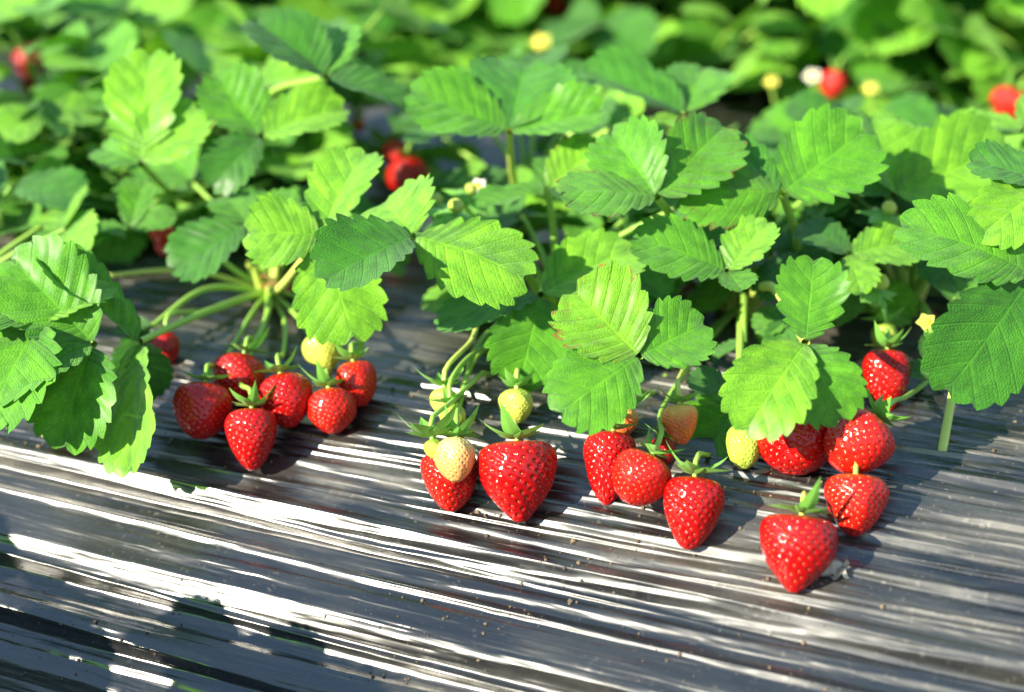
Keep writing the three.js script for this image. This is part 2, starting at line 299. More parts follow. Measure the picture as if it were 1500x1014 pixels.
// plant C
leafAt('C', 962, 288, 0.090, [1010, 350], [
  [828, 262, 14, 0.72, [0.0, 0.72, 0.65], 4, { fold: -0.1, pleat: 0.0031, curl: 0.15 }],
  [888, 185, -14, 0.80, [-0.35, 0.4, 0.85], 0, { fold: 0.25 }],
  [1068, 166, -10, 0.66, [0.15, 0.4, 0.88], 4, { fold: 0.2, pleat: 0.0034 }]], 0.0023);
leafAt('C', 1146, 282, 0.088, [1165, 370], [
  [1270, 184, -4, 0.86, [-0.1, 0.32, 0.95], 0, { fold: 0.1, pleat: 0.0019 }],
  [1008, 272, 14, 0.68, [0.0, 0.35, 0.93], 4, { fold: -0.06, pleat: 0.0019 }],
  [1016, 196, -12, 0.62, [0.0, 0.6, 0.8], 3, { fold: 0.1 }]], 0.0022);
leafAt('C', 1066, 398, 0.060, 0, [
  [936, 336, 6, 0.66, [0, 0.5, 0.85], 0, { fold: 0.2, pleat: 0.0031 }],
  [1120, 318, 0, 0.85, [-0.6, 0.25, 0.75], 1, { fold: 0.2 }],
  [1088, 425, 16, 0.85, [0, 0.5, 0.8], 0, {}]], 0.0022, stemPale);
leafAt('C', 1180, 502, 0.060, [1130, 420], [
  [1192, 378, -4, 0.78, [-0.1, 0.25, 0.95], 0, { fold: 0.05, tip: 1.05 }],
  [1094, 620, 16, 0.76, [-0.1, 0.35, 0.92], 1, { fold: 0.18 }],
  [1236, 606, 12, 0.88, [-0.15, 0.35, 0.92], 0, { fold: 0.05 }]], 0.0023, stemPale);
leafAt('C', 1082, 588, 0.012, 0, [
  [984, 702, 18, 0.62, [-0.4, 0.35, 0.85], 0, { fold: 0.6 }],
  [1010, 548, -6, 0.7, [0.1, 0.7, 0.7], 2, { fold: 0.1 }]]);
leafAt('C', 1160, 372, 0.045, 0, [[1112, 338, -8, 0.7, up, 2, {}], [1188, 330, -14, 0.7, up, 2, {}], [1190, 400, 8, 0.7, up, 2, {}]]);
leafAt('C', 1090, 505, 0.018, 0, [[1130, 585, 10, 0.8, up, 2, {}], [1040, 520, -4, 0.7, [0.1, 0.8, 0.5], 3, { fold: 0.4 }]]);
// plant D
leafAt('D', 1244, 372, 0.058, 0, [
  [1180, 318, -8, 0.9, [0.2, 0.6, 0.7], 2, { fold: 0.15 }],
  [1346, 346, -2, 0.72, [-0.1, 0.5, 0.85], 1, { fold: 0.12, pleat: 0.0024 }],
  [1262, 424, 12, 0.9, [-0.1, 0.4, 0.9], 1, {}]]);
leafAt('D', 1400, 442, 0.03, 0, [[1440, 398, -4, 0.9, up, 0, {}], [1372, 402, -2, 0.7, up, 0, {}]]);
leafAt('D', 1385, 560, 0.012, 0, [[1330, 530, -4, 0.7, up, 3, {}], [1360, 490, 4, 0.6, up, 0, {}]]);
leafAt('D', 1165, 455, 0.03, 0, [[1105, 480, 2, 0.7, [0, 0.6, 0.8], 0, {}], [1130, 515, 8, 0.6, [0, 0.6, 0.8], 3, {}]]);
// plant K, rear
leafAt('K', 1308, 286, 0.075, 0, [
  [1288, 160, -16, 1.05, [0.35, 0.35, 0.8], 1, { fold: 0.15, pleat: 0.0024 }],
  [1482, 210, -10, 0.72, [0.25, 0.35, 0.85], 1, { fold: 0.18, pleat: 0.0022 }],
  [1238, 262, -6, 0.6, [0.2, 0.5, 0.7], 3, {}]], 0.002, stemPale);
leafAt('K', 1345, 312, 0.055, 0, [[1440, 262, 0, 0.6, [0.1, 0.7, 0.6], 3, {}], [1405, 268, 4, 0.8, up, 3, {}], [1290, 330, 6, 0.7, up, 2, {}]]);
leafAt('K', 1500, 190, 0.095, 0, [[1395, 168, 0, 0.6, [0, 0.7, 0.6], 1, {}], [1540, 130, -10, 0.8, up, 1, {}]]);
// plant I, near the frame's edge
leafAt('I', 1512, 402, 0.080, [1500, 430], [
  [1345, 306, 6, 0.66, [-0.1, 0.55, 0.8], 0, { fold: 0.12, pleat: 0.0028 }],
  [1402, 570, 14, 0.70, [0.25, 0.3, 0.92], 2, { fold: 0.22, pleat: 0.0024 }],
  [1600, 330, -6, 0.8, up, 0, {}]], 0.0024);
leafAt('I', 1540, 270, 0.11, 0, [[1428, 224, 4, 0.6, [0, 0.6, 0.7], 3, { fold: 0.2 }], [1450, 320, 20, 0.7, [-0.1, 0.4, 0.9], 1, {}], [1600, 200, -10, 0.8, up, 0, {}]]);
// plant E, rear
leafAt('E', 746, 192, 0.098, [752, 260], [
  [602, 128, 4, 0.72, [-0.05, 0.55, 0.8], 0, { fold: 0.0, pleat: 0.0052 }],
  [884, 158, 8, 0.62, [0.15, 0.55, 0.75], 0, { fold: 0.3, pleat: 0.0024 }],
  [770, 78, -22, 1.05, [0, 0.4, 0.9], 3, { fold: 0.2 }]], 0.0022, stemPale);
leafAt('E', 1004, 166, 0.095, 0, [[858, 92, 0, 0.55, [0.2, 0.6, 0.7], 3, { fold: 0.4 }], [1030, 80, -20, 0.8, up, 0, {}], [940, 195, 16, 0.5, up, 1, {}]]);
leafAt('E', 860, 300, 0.05, 0, [[800, 250, -8, 0.8, up, 2, {}], [920, 310, 4, 0.8, up, 3, {}], [850, 350, 14, 0.8, up, 0, {}]]);
leafAt('E', 690, 275, 0.045, 0, [[640, 250, -8, 0.7, up, 2, {}], [735, 250, 4, 0.7, up, 2, {}], [655, 310, 14, 0.7, up, 0, {}]]);
// plant F, rear
leafAt('F', 382, 200, 0.090, 0, [
  [312, 108, -6, 0.78, [-0.1, 0.5, 0.85], 0, { fold: 0.1 }],
  [496, 140, 0, 0.72, [-0.2, 0.5, 0.85], 1, { fold: 0.4, pleat: 0.0031 }],
  [308, 262, 14, 0.75, [0.2, 0.5, 0.8], 2, { fold: 0.1 }]]);
leafAt('F', 478, 112, 0.118, 0, [
  [378, 14, -6, 0.75, [0.3, 0.5, 0.75], 2, { fold: 0.5 }],
  [602, 138, 6, 0.55, [0.1, 0.7, 0.6], 2, { fold: 0.3 }],
  [470, 20, -24, 0.8, [0, 0.5, 0.8], 0, {}]]);
leafAt('F', 206, 240, 0.078, [262, 290], [
  [208, 66, -8, 0.62, [-0.15, 0.35, 0.9], 1, { fold: 0.1 }],
  [286, 152, -2, 0.90, [-0.15, 0.3, 0.92], 1, { fold: 0.12 }],
  [140, 205, -14, 0.7, [0, 0.5, 0.85], 0, {}]]);
leafAt('F', 190, 335, 0.045, 0, [
  [208, 258, -6, 0.6, [0, 0.4, 0.9], 0, { fold: 0.3 }], [250, 308, 4, 0.6, [0, 0.5, 0.8], 0, { fold: 0.3 }], [98, 350, 8, 0.65, up, 0, { fold: 0.3 }]]);
// low leaves that fill the row, round each crown
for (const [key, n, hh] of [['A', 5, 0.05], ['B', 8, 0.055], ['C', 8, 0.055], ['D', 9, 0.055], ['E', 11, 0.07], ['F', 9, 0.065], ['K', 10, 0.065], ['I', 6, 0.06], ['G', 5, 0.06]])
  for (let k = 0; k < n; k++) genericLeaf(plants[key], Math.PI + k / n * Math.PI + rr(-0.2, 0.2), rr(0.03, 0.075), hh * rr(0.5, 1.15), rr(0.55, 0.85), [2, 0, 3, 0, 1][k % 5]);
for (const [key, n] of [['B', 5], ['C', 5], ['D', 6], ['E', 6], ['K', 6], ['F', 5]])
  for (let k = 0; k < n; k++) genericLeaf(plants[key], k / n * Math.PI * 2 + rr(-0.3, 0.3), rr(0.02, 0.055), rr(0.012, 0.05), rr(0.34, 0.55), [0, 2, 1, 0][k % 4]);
// young yellow-green sheaths at the crowns
for (const [key, s] of [['A', 0.8], ['B', 0.8], ['C', 1.3], ['D', 0.9]]) {
  for (let k = 0; k < 5; k++) { const a = k * 1.256 + 0.4, b = V3(Math.cos(a) * 0.004, -0.004, Math.sin(a) * 0.004).multiplyScalar(s); mesh('crown_sheath', tube([b, V3(b.x * 2.4, 0.010 * s, b.z * 2.4), V3(b.x * (3 + rnd()), 0.024 * s * rr(0.8, 1.2), b.z * 3.2)], 0.0044 * s, 0.0012, 6, 7), stemPale, plants[key]); }
}

// ---------------------------------------------------------------- fruit
function berryShape(kind, sd) {
  const P = { conic: [[0, 0], [0.015, 0.2], [0.05, 0.36], [0.13, 0.46], [0.27, 0.5], [0.45, 0.465], [0.63, 0.395], [0.8, 0.285], [0.92, 0.175], [0.98, 0.09], [1, 0]],
    heart: [[0, 0], [0.01, 0.24], [0.05, 0.40], [0.14, 0.485], [0.28, 0.5], [0.45, 0.478], [0.62, 0.395], [0.78, 0.27], [0.9, 0.16], [0.97, 0.085], [1, 0]],
    round: [[0, 0], [0.02, 0.18], [0.08, 0.33], [0.2, 0.45], [0.38, 0.5], [0.57, 0.48], [0.75, 0.39], [0.88, 0.265], [0.96, 0.14], [1, 0]],
    blunt: [[0, 0], [0.02, 0.22], [0.07, 0.36], [0.18, 0.46], [0.35, 0.5], [0.55, 0.47], [0.74, 0.40], [0.88, 0.29], [0.96, 0.16], [1, 0]] }[kind];
  const radius = s => { let i = 0; while (i < P.length - 2 && P[i + 1][0] < s) i++; const [a, ra] = P[i], [b, rb] = P[i + 1], t = clamp((s - a) / (b - a), 0, 1); const m = (k) => { const k0 = Math.max(0, k - 1), k1 = Math.min(P.length - 1, k + 1); return k === 0 ? 3 : (P[k1][1] - P[k0][1]) / (P[k1][0] - P[k0][0]); }; const h = b - a, t2 = t * t, t3 = t2 * t; return Math.max(0, i === 0 || i === P.length - 2 ? ra + (rb - ra) * Math.sqrt(i === 0 ? t : 1 - (1 - t)) * (i === 0 ? 1 : 1) + (i ? (ra) * (Math.sqrt(1 - t * t) - (1 - Math.sqrt(t))) * 1 : 0) : (2 * t3 - 3 * t2 + 1) * ra + (t3 - 2 * t2 + t) * h * m(i) + (-2 * t3 + 3 * t2) * rb + (t3 - t2) * h * m(i + 1)); };
  const lump = (s, th) => 1 + 0.20 * (vn(2 + Math.cos(th) * 1.1 + sd * 7, 2 + Math.sin(th) * 1.1 + s * 1.6) - 0.5) + 0.08 * (vn(9 + Math.cos(th) * 2.2 + sd * 3, 9 + Math.sin(th) * 2.2 + s * 4) - 0.5);
  const pt = (s, th) => { const r = radius(s) * lump(s, th); return V3(Math.cos(th) * r, -s, Math.sin(th) * r); };
  // seeds along golden-angle spirals, evenly by area
  const M = 400, cum = [0]; for (let i = 1; i <= M; i++) cum.push(cum[i - 1] + radius((i - 0.5) / M) + 0.02);
  const N = 215, seeds = []; for (let i = 0; i < N; i++) { const a = (i + 0.5) / N * cum[M] * 0.985 + cum[M] * 0.01; let k = 1; while (cum[k] < a) k++; seeds.push(pt((k - 0.5) / M, i * 2.399963 + 0.12 * (h2(i, sd) - 0.5))); }
  const nu = 132, nv = 104, pos = [], idx = [], col = [];
  for (let j = 0; j <= nv; j++) for (let i = 0; i <= nu; i++) {
    const s = (1 - Math.cos(Math.PI * j / nv)) / 2, th = (i % nu) / nu * Math.PI * 2, p = pt(s, th), ax = V3(0, -clamp(s, 0.18, 0.75), 0), n = p.clone().sub(ax).normalize();
    let d = 9; for (const q of seeds) { const e = (q.x - p.x) ** 2 + (q.y - p.y) ** 2 + (q.z - p.z) ** 2; if (e < d) d = e; } d = Math.sqrt(d);
    const dim = -0.028 * Math.exp(-((d / 0.024) ** 2)) + 0.004 * Math.exp(-(((d - 0.045) / 0.015) ** 2)); p.addScaledVector(n, dim);
    pos.push(p.x, p.y, p.z); const k = 0.9 + 0.2 * fbm(s * 5 + sd, Math.cos(th) * 2 + 5, 2); col.push(k, s, 0);
  }
  for (let j = 0; j < nv; j++) for (let i = 0; i < nu; i++) { const a = j * (nu + 1) + i, b = a + 1, c = a + nu + 1, d = c + 1; if (j) idx.push(a, b, c); if (j < nv - 1) idx.push(b, d, c); }
  const g = new THREE.BufferGeometry(); g.setAttribute('position', new THREE.Float32BufferAttribute(pos, 3)); g.setIndex(idx); g.computeVertexNormals();
  const nn = g.attributes.normal; for (let j = 0; j <= nv; j++) { const a = j * (nu + 1), b = a + nu, v = V3(nn.getX(a) + nn.getX(b), nn.getY(a) + nn.getY(b), nn.getZ(a) + nn.getZ(b)).normalize(); nn.setXYZ(a, v.x, v.y, v.z); nn.setXYZ(b, v.x, v.y, v.z); }
  const one = new THREE.SphereGeometry(1, 7, 5), parts = seeds.map(q => { const n = q.clone().sub(V3(0, -clamp(-q.y, 0.18, 0.75), 0)).normalize(), along = V3(0, -1, 0).addScaledVector(n, n.y).normalize(), m = basis(n.clone().cross(along).normalize(), n, along); const c = one.clone(); c.scale(0.0068, 0.006, 0.0105); c.applyMatrix4(m); c.translate(q.x - n.x * 0.019, q.y - n.y * 0.019, q.z - n.z * 0.019); return c; });
  return { flesh: g, vary: col, seeds: mergeGeometries(parts), top: 0 };
}
const shapes = { conic: berryShape('conic', 1), heart: berryShape('heart', 2), round: berryShape('round', 3), blunt: berryShape('blunt', 4), conic2: berryShape('conic', 5) };
// ripeness: flesh colour, colour at the shoulder and how far it reaches, colour of the seeds
const RIPE = {
  red: { c: [0.38, 0.0018, 0.002], sh: [0.55, 0.05, 0.012], reach: 0.06, seed: [0.62, 0.30, 0.04] },
  scarlet: { c: [0.48, 0.008, 0.003], sh: [0.62, 0.12, 0.02], reach: 0.12, seed: [0.85, 0.55, 0.12] },
  orange: { c: [0.66, 0.13, 0.03], sh: [0.72, 0.42, 0.10], reach: 0.5, seed: [0.8, 0.5, 0.12] },
  blush: { c: [0.74, 0.34, 0.10], sh: [0.72, 0.60, 0.22], reach: 0.6, seed: [0.16, 0.05, 0.012] },
  green: { c: [0.52, 0.57, 0.08], sh: [0.42, 0.58, 0.08], reach: 0.5, seed: [0.13, 0.10, 0.015] },
  lime: { c: [0.36, 0.46, 0.06], sh: [0.28, 0.44, 0.05], reach: 0.5, seed: [0.45, 0.36, 0.05] },
};
const gloss = { roughness: 0.55, specularIntensity: 0.2, clearcoat: 0.8, clearcoatRoughness: 0.12 };
const fleshMat = new THREE.MeshPhysicalMaterial({ vertexColors: true, ...gloss });
const seedMats = {}; for (const k in RIPE) seedMats[k] = new THREE.MeshPhysicalMaterial({ color: new THREE.Color().setRGB(...RIPE[k].seed), roughness: 0.4, clearcoat: 0.4, clearcoatRoughness: 0.2 });
const fleshCache = {};
function fleshOf(shape, ripe) {
  const key = shape + ripe; if (fleshCache[key]) return fleshCache[key];
  const s = shapes[shape], R = RIPE[ripe], g = s.flesh.clone(), n = g.attributes.position.count, col = new Float32Array(n * 3), p = g.attributes.position;
  for (let i = 0; i < n; i++) { const k = s.vary[i * 3], t = s.vary[i * 3 + 1], e = t + 0.25 * R.reach * (fbm(p.getX(i) * 5 + 9, p.getZ(i) * 5 + t * 3, 2) - 0.5) * 2, m = 1 - sstep(0, R.reach, e); for (let c = 0; c < 3; c++) col[i * 3 + c] = (R.c[c] + (R.sh[c] - R.c[c]) * m) * k; }
  g.setAttribute('color', new THREE.BufferAttribute(col, 3)); return fleshCache[key] = g;
}
// sepals: pointed green blades that sweep out and curl up
function sepalGeometry(curl, wd) {
  const pos = [], idx = [], n = 9, m = 4; for (let i = 0; i <= n; i++) for (let j = -m; j <= m; j++) { const t = i / n, w = wd * Math.sin(Math.PI * Math.pow(t, 0.75)) * (1 - 0.25 * t) + 0.02 * (1 - t), u = j / m; pos.push(u * w, curl * t * t + 0.35 * Math.abs(u) * w + 0.02, t); }
  for (let i = 0; i < n; i++) for (let j = 0; j < 2 * m; j++) { const a = i * (2 * m + 1) + j, b = a + 1, c = a + 2 * m + 1, d = c + 1; idx.push(a, c, b, b, c, d); }
  const g = new THREE.BufferGeometry(); g.setAttribute('position', new THREE.Float32BufferAttribute(pos, 3)); g.setIndex(idx); g.computeVertexNormals(); return g;
}
const sepals = [sepalGeometry(0.6, 0.27), sepalGeometry(0.3, 0.3), sepalGeometry(0.95, 0.25), sepalGeometry(0.1, 0.28)];
const sepalMat = new THREE.MeshPhysicalMaterial({ color: new THREE.Color().setRGB(0.17, 0.46, 0.045), roughness: 0.9, transmission: 0.25, thickness: 0, clearcoat: 0.25, clearcoatRoughness: 0.4, side: THREE.DoubleSide });
function berry(spec) {
  const { px, py, w, h, ang = 0, tilt = 0.15, kind = 'conic', ripe = 'red', label, stem, off = 0, sep = 1, lift, group, spin = 0, key } = spec;
  // stand it on the film: walk the ray until the fruit's belly touches
  let d = 0.45, P; const R = k => w * k / FPX / 2;
  if (lift !== undefined) { P = atHeight(px, py, lift); d = depthOf(P); }
  else { for (; d < 2.2; d += 0.001) { P = atDepth(px, py, d); const z = P.z, s = (bedY(z + 0.002) - bedY(z - 0.002)) / 0.004, gap = (P.y - bedY(z)) / Math.hypot(1, s); if (gap < R(d) * 0.93) break; } }
  d -= off / 1000; P = atDepth(px, py, d);
  const ww = w * d / FPX, hh = h * d / FPX / Math.hypot(1, tilt * 0.5) , a = ang * Math.PI / 180;
  const axis = camVec(Math.sin(a), -Math.cos(a), tilt).normalize();               // from calyx to tip
  const root = thing('strawberry', label, 'strawberry', P, group), top = axis.clone().multiplyScalar(-hh / 2);
  const q = new THREE.Quaternion().setFromUnitVectors(V3(0, -1, 0), axis).multiply(new THREE.Quaternion().setFromAxisAngle(V3(0, 1, 0), spin));
  const fl = mesh('flesh', fleshOf(kind, ripe), fleshMat, root); fl.position.copy(top); fl.quaternion.copy(q); fl.scale.set(ww, hh, ww);
  const sd = mesh('seeds', shapes[kind].seeds, seedMats[ripe], root); sd.position.copy(top); sd.quaternion.copy(q); sd.scale.set(ww, hh, ww); sd.userData.kind = 'stuff';
  if (sep) {
    const cal = part('calyx', root, top); cal.quaternion.copy(q);
    for (let k = 0; k < 10; k++) { const s = mesh('sepal', sepals[k % 2 ? 1 : Math.floor(rnd() * 4)], sepalMat, cal), l = (0.0088 + ww * 0.125) * sep * (k % 2 ? 0.7 : 1) * rr(0.85, 1.15); s.scale.set(l, l, l); s.rotation.set(0, k * 0.628 + rr(-0.15, 0.15), 0); s.position.y = 0.0006 + (k % 2 ? 0 : 0.0005); }
  }
  if (stem) {
    const end = stem.to ? crowns[stem.to] : stem.back ? P.clone().add(V3(0.012, 0.012, -0.09)) : null, pts = [V3(0, 0, 0).addScaledVector(axis, -hh / 2 + 0.002)], via = stem.via || [], dEnd = end ? depthOf(end) : d;
    pts.push(V3(0, 0, 0).addScaledVector(axis, -hh / 2 - 0.007));
    via.forEach(([vx, vy, vd], i) => pts.push(atDepth(vx, vy, d + (dEnd - d) * (i + 1) / (via.length + 1) - (vd || 0) / 1000).sub(P)));
    if (end) pts.push(end.clone().sub(P));
    mesh('stem', tube(pts, 0.0011, 0.0014, 26, 7), stem.pale ? stemPale : stemMat, root);
  }
  return root;
}
const RED = 'ripe strawberries lying on the film';
// the shaded cluster of plant A
berry({ px: 350, py: 556, w: 80, h: 78, ang: -10, kind: 'round', ripe: 'red', label: 'dark red strawberry tucked behind its cluster, upper half under crossing stems', group: RED, stem: { to: 'A', via: [[372, 500, 8], [395, 450, 8]] } });
berry({ px: 296, py: 602, w: 78, h: 84, ang: -4, kind: 'blunt', ripe: 'red', off: 8, label: 'plump red strawberry at the end of a cluster, far from the pale unripe one', group: RED, stem: { to: 'A', via: [[322, 535, 14], [362, 470, 10]] }, spin: 1 });
berry({ px: 369, py: 644, w: 80, h: 92, ang: 2, kind: 'conic', ripe: 'red', off: 4, label: 'dark red pointed strawberry hanging lowest in the shaded cluster', group: RED, stem: { to: 'A', via: [[352, 560, 20], [388, 470, 12]] }, spin: 2 });
berry({ px: 418, py: 587, w: 78, h: 82, ang: 12, kind: 'round', ripe: 'red', off: 4, label: 'bright round red strawberry in the middle of the shaded cluster', group: RED, stem: { to: 'A', via: [[414, 520, 8], [416, 470, 6]] }, spin: 3 });
berry({ px: 485, py: 602, w: 72, h: 68, ang: 8, kind: 'round', ripe: 'scarlet', off: 2, label: 'small scarlet strawberry touching an orange one, both below a pale unripe berry', group: RED, stem: { to: 'A', via: [[482, 545, 8], [440, 470, 12]] }, spin: 4 });
berry({ px: 523, py: 563, w: 58, h: 68, ang: 10, kind: 'blunt', ripe: 'scarlet', off: 4, label: 'small orange-red strawberry casting a round shadow beside the pale unripe one', group: RED, stem: { to: 'A', via: [[531, 500, 8], [480, 450, 14]] }, spin: 5 });
berry({ px: 475, py: 514, w: 58, h: 60, ang: 18, kind: 'round', ripe: 'green', off: 14, label: 'pale yellow-green unripe strawberry under a lime leaf above the red cluster', stem: { to: 'A', via: [[452, 470, 6]] }, sep: 0.9 });
berry({ px: 243, py: 512, w: 42, h: 54, ang: 0, kind: 'round', ripe: 'red', label: 'small red strawberry half hidden behind a drooping folded leaf', stem: { to: 'A', via: [[300, 455, 4]] }, sep: 0.8 });
berry({ px: 92, py: 612, w: 74, h: 52, ang: 60, kind: 'blunt', ripe: 'green', label: 'pale yellow unripe strawberry lying under a pleated drooping leaf', sep: 0 });
// plant B's cluster
berry({ px: 661, py: 705, w: 86, h: 90, ang: 2, kind: 'conic', ripe: 'scarlet', label: 'red strawberry partly covered by a pinkish unripe berry', group: RED, stem: { to: 'B', via: [[668, 620, 4], [700, 520, 8]] }, spin: 1 });
berry({ px: 668, py: 674, w: 60, h: 68, ang: 0, tilt: 0.4, kind: 'round', ripe: 'blush', off: 26, label: 'pinkish unripe strawberry with brown seeds in front of a red one', stem: { to: 'B', via: [[676, 580, 6], [712, 490, 8]] } });
berry({ px: 636, py: 658, w: 28, h: 30, ang: 10, kind: 'round', ripe: 'lime', off: 36, label: 'tiny green strawberry bud under big sepals against the pinkish berry', stem: { to: 'B', via: [[660, 590, 16], [706, 548, 10], [726, 546, 4]] }, sep: 1.6 });
berry({ px: 760, py: 706, w: 113, h: 119, ang: 3, kind: 'heart', ripe: 'red', label: 'largest heart-shaped glossy red strawberry with a crown of upright sepals', group: RED, stem: { to: 'B', via: [[745, 625, 4], [778, 540, 4]], pale: true }, sep: 1.15 });
berry({ px: 757, py: 595, w: 51, h: 52, ang: 0, kind: 'round', ripe: 'green', off: 6, label: 'yellow-green unripe strawberry directly above the largest red berry', stem: { to: 'B', via: [[775, 550, 4]], pale: true } });
berry({ px: 651, py: 589, w: 40, h: 42, ang: 0, kind: 'round', ripe: 'green', off: 14, label: 'small pale green strawberry with raised sepals topmost in its dangling chain', stem: { to: 'B', via: [[690, 500, 4], [712, 462, 2]], pale: true }, sep: 1.2 });
berry({ px: 665, py: 613, w: 38, h: 42, ang: 10, kind: 'round', ripe: 'lime', off: 22, label: 'small lime green strawberry between the pale green one and the pinkish one', stem: { to: 'B', via: [[712, 505, 2]] } });
// plant C's cluster
berry({ px: 893, py: 686, w: 78, h: 110, ang: -6, kind: 'conic2', ripe: 'red', label: 'long narrow red strawberry below the broad toothed leaf', group: RED, stem: { to: 'C', via: [[930, 610, 2], [1000, 520, 4]] }, spin: 2 });
berry({ px: 937, py: 702, w: 80, h: 80, ang: -28, kind: 'blunt', ripe: 'scarlet', off: 14, label: 'stubby scarlet strawberry with whitish seeds overlapping the long narrow one', group: RED, stem: { to: 'C', via: [[970, 600, 4], [1030, 510, 4]] }, spin: 4 });
berry({ px: 998, py: 622, w: 55, h: 60, ang: 4, kind: 'conic', ripe: 'orange', off: 22, label: 'half-ripe orange strawberry with dried pale sepals on a vertical stem', stem: { to: 'C', via: [[995, 555, 12], [1020, 515, 6]], pale: true }, sep: 0.9 });
berry({ px: 912, py: 618, w: 46, h: 48, ang: -20, kind: 'round', ripe: 'orange', off: 4, label: 'orange strawberry showing just beneath the edge of the broad leaf', stem: { to: 'C', via: [[960, 575, 2], [1030, 510, 2]] } });
berry({ px: 1013, py: 752, w: 96, h: 108, ang: -6, kind: 'conic', ripe: 'red', label: 'red pointed strawberry under the folded leaf tip with a curled sepal', group: RED, stem: { to: 'C', via: [[1046, 660, 4], [1070, 560, 4]] }, sep: 1.2, spin: 5 });
berry({ px: 972, py: 662, w: 40, h: 44, ang: 0, kind: 'round', ripe: 'red', label: 'sliver of a red strawberry behind the folded leaf', sep: 0.7 });
berry({ px: 1090, py: 655, w: 50, h: 66, ang: -5, kind: 'blunt', ripe: 'lime', off: 8, label: 'green strawberry turning yellow in the deep shade of a leaf', stem: { to: 'C', via: [[1096, 590, 4], [1092, 520, 4]] }, sep: 0.8 });
berry({ px: 1166, py: 648, w: 112, h: 98, ang: -3, kind: 'blunt', ripe: 'red', label: 'wide red strawberry with its top under the three-part leaf', group: RED, stem: { to: 'C', via: [[1150, 560, 4]] }, spin: 3 });
berry({ px: 1168, py: 812, w: 111, h: 114, ang: -8, kind: 'heart', ripe: 'red', label: 'red strawberry lowest on the slope, pale debris beside its tip', group: RED, stem: { to: 'C', via: [[1180, 722, 4], [1178, 620, 0], [1140, 520, 0]], pale: true }, sep: 1.15, spin: 4.4 });
// plant D's cluster
berry({ px: 1298, py: 560, w: 72, h: 96, ang: -4, kind: 'conic', ripe: 'red', label: 'dark red strawberry in shadow below a tiny green one', group: RED, stem: { to: 'D', via: [[1300, 490, 2]] }, spin: 2 });
berry({ px: 1252, py: 740, w: 90, h: 92, ang: -4, kind: 'conic2', ripe: 'scarlet', off: 0, label: 'red pointed strawberry pressed under another of equal size', group: RED, stem: { to: 'D', via: [[1275, 650, 0], [1300, 560, 0]] }, spin: 1, sep: 0 });
berry({ px: 1254, py: 650, w: 98, h: 96, ang: -42, kind: 'blunt', ripe: 'scarlet', off: 18, label: 'bright red strawberry resting on another, stem slanting away', group: RED, stem: { to: 'I', via: [[1330, 580, 4], [1380, 540, 4]] }, spin: 5 });
berry({ px: 1297, py: 493, w: 38, h: 38, ang: 0, kind: 'round', ripe: 'lime', off: 16, label: 'tiny dark green strawberry hanging from a hooked stem', stem: { to: 'D', via: [[1280, 455, 8], [1250, 452, 4]] }, sep: 1.1 });
// withered and open flowers: sepals round a small yellow heart
for (const [px, py, hgt, s, ripe, key, label] of [[1290, 412, 0.045, 26, 'green', 'D', 'withered strawberry flower with pointed pale sepals and brown centre'], [1303, 303, 0.07, 22, 'green', 'K', 'faded strawberry flower head at the foot of a pale-edged leaf'], [668, 300, 0.075, 24, 'lime', 'E', 'cluster-topping green strawberry bud with spiky sepals'], [640, 290, 0.07, 18, 'lime', 'E', 'small green strawberry bud next to the spiky one'], [690, 275, 0.07, 18, 'lime', 'E', 'small green strawberry bud by a white petal']])
  berry({ px, py, w: s, h: s * 0.9, ang: 160, tilt: 0.6, kind: 'round', ripe, lift: hgt, label, stem: { to: key, via: [] }, sep: 1.5 }).userData.category = 'flower';

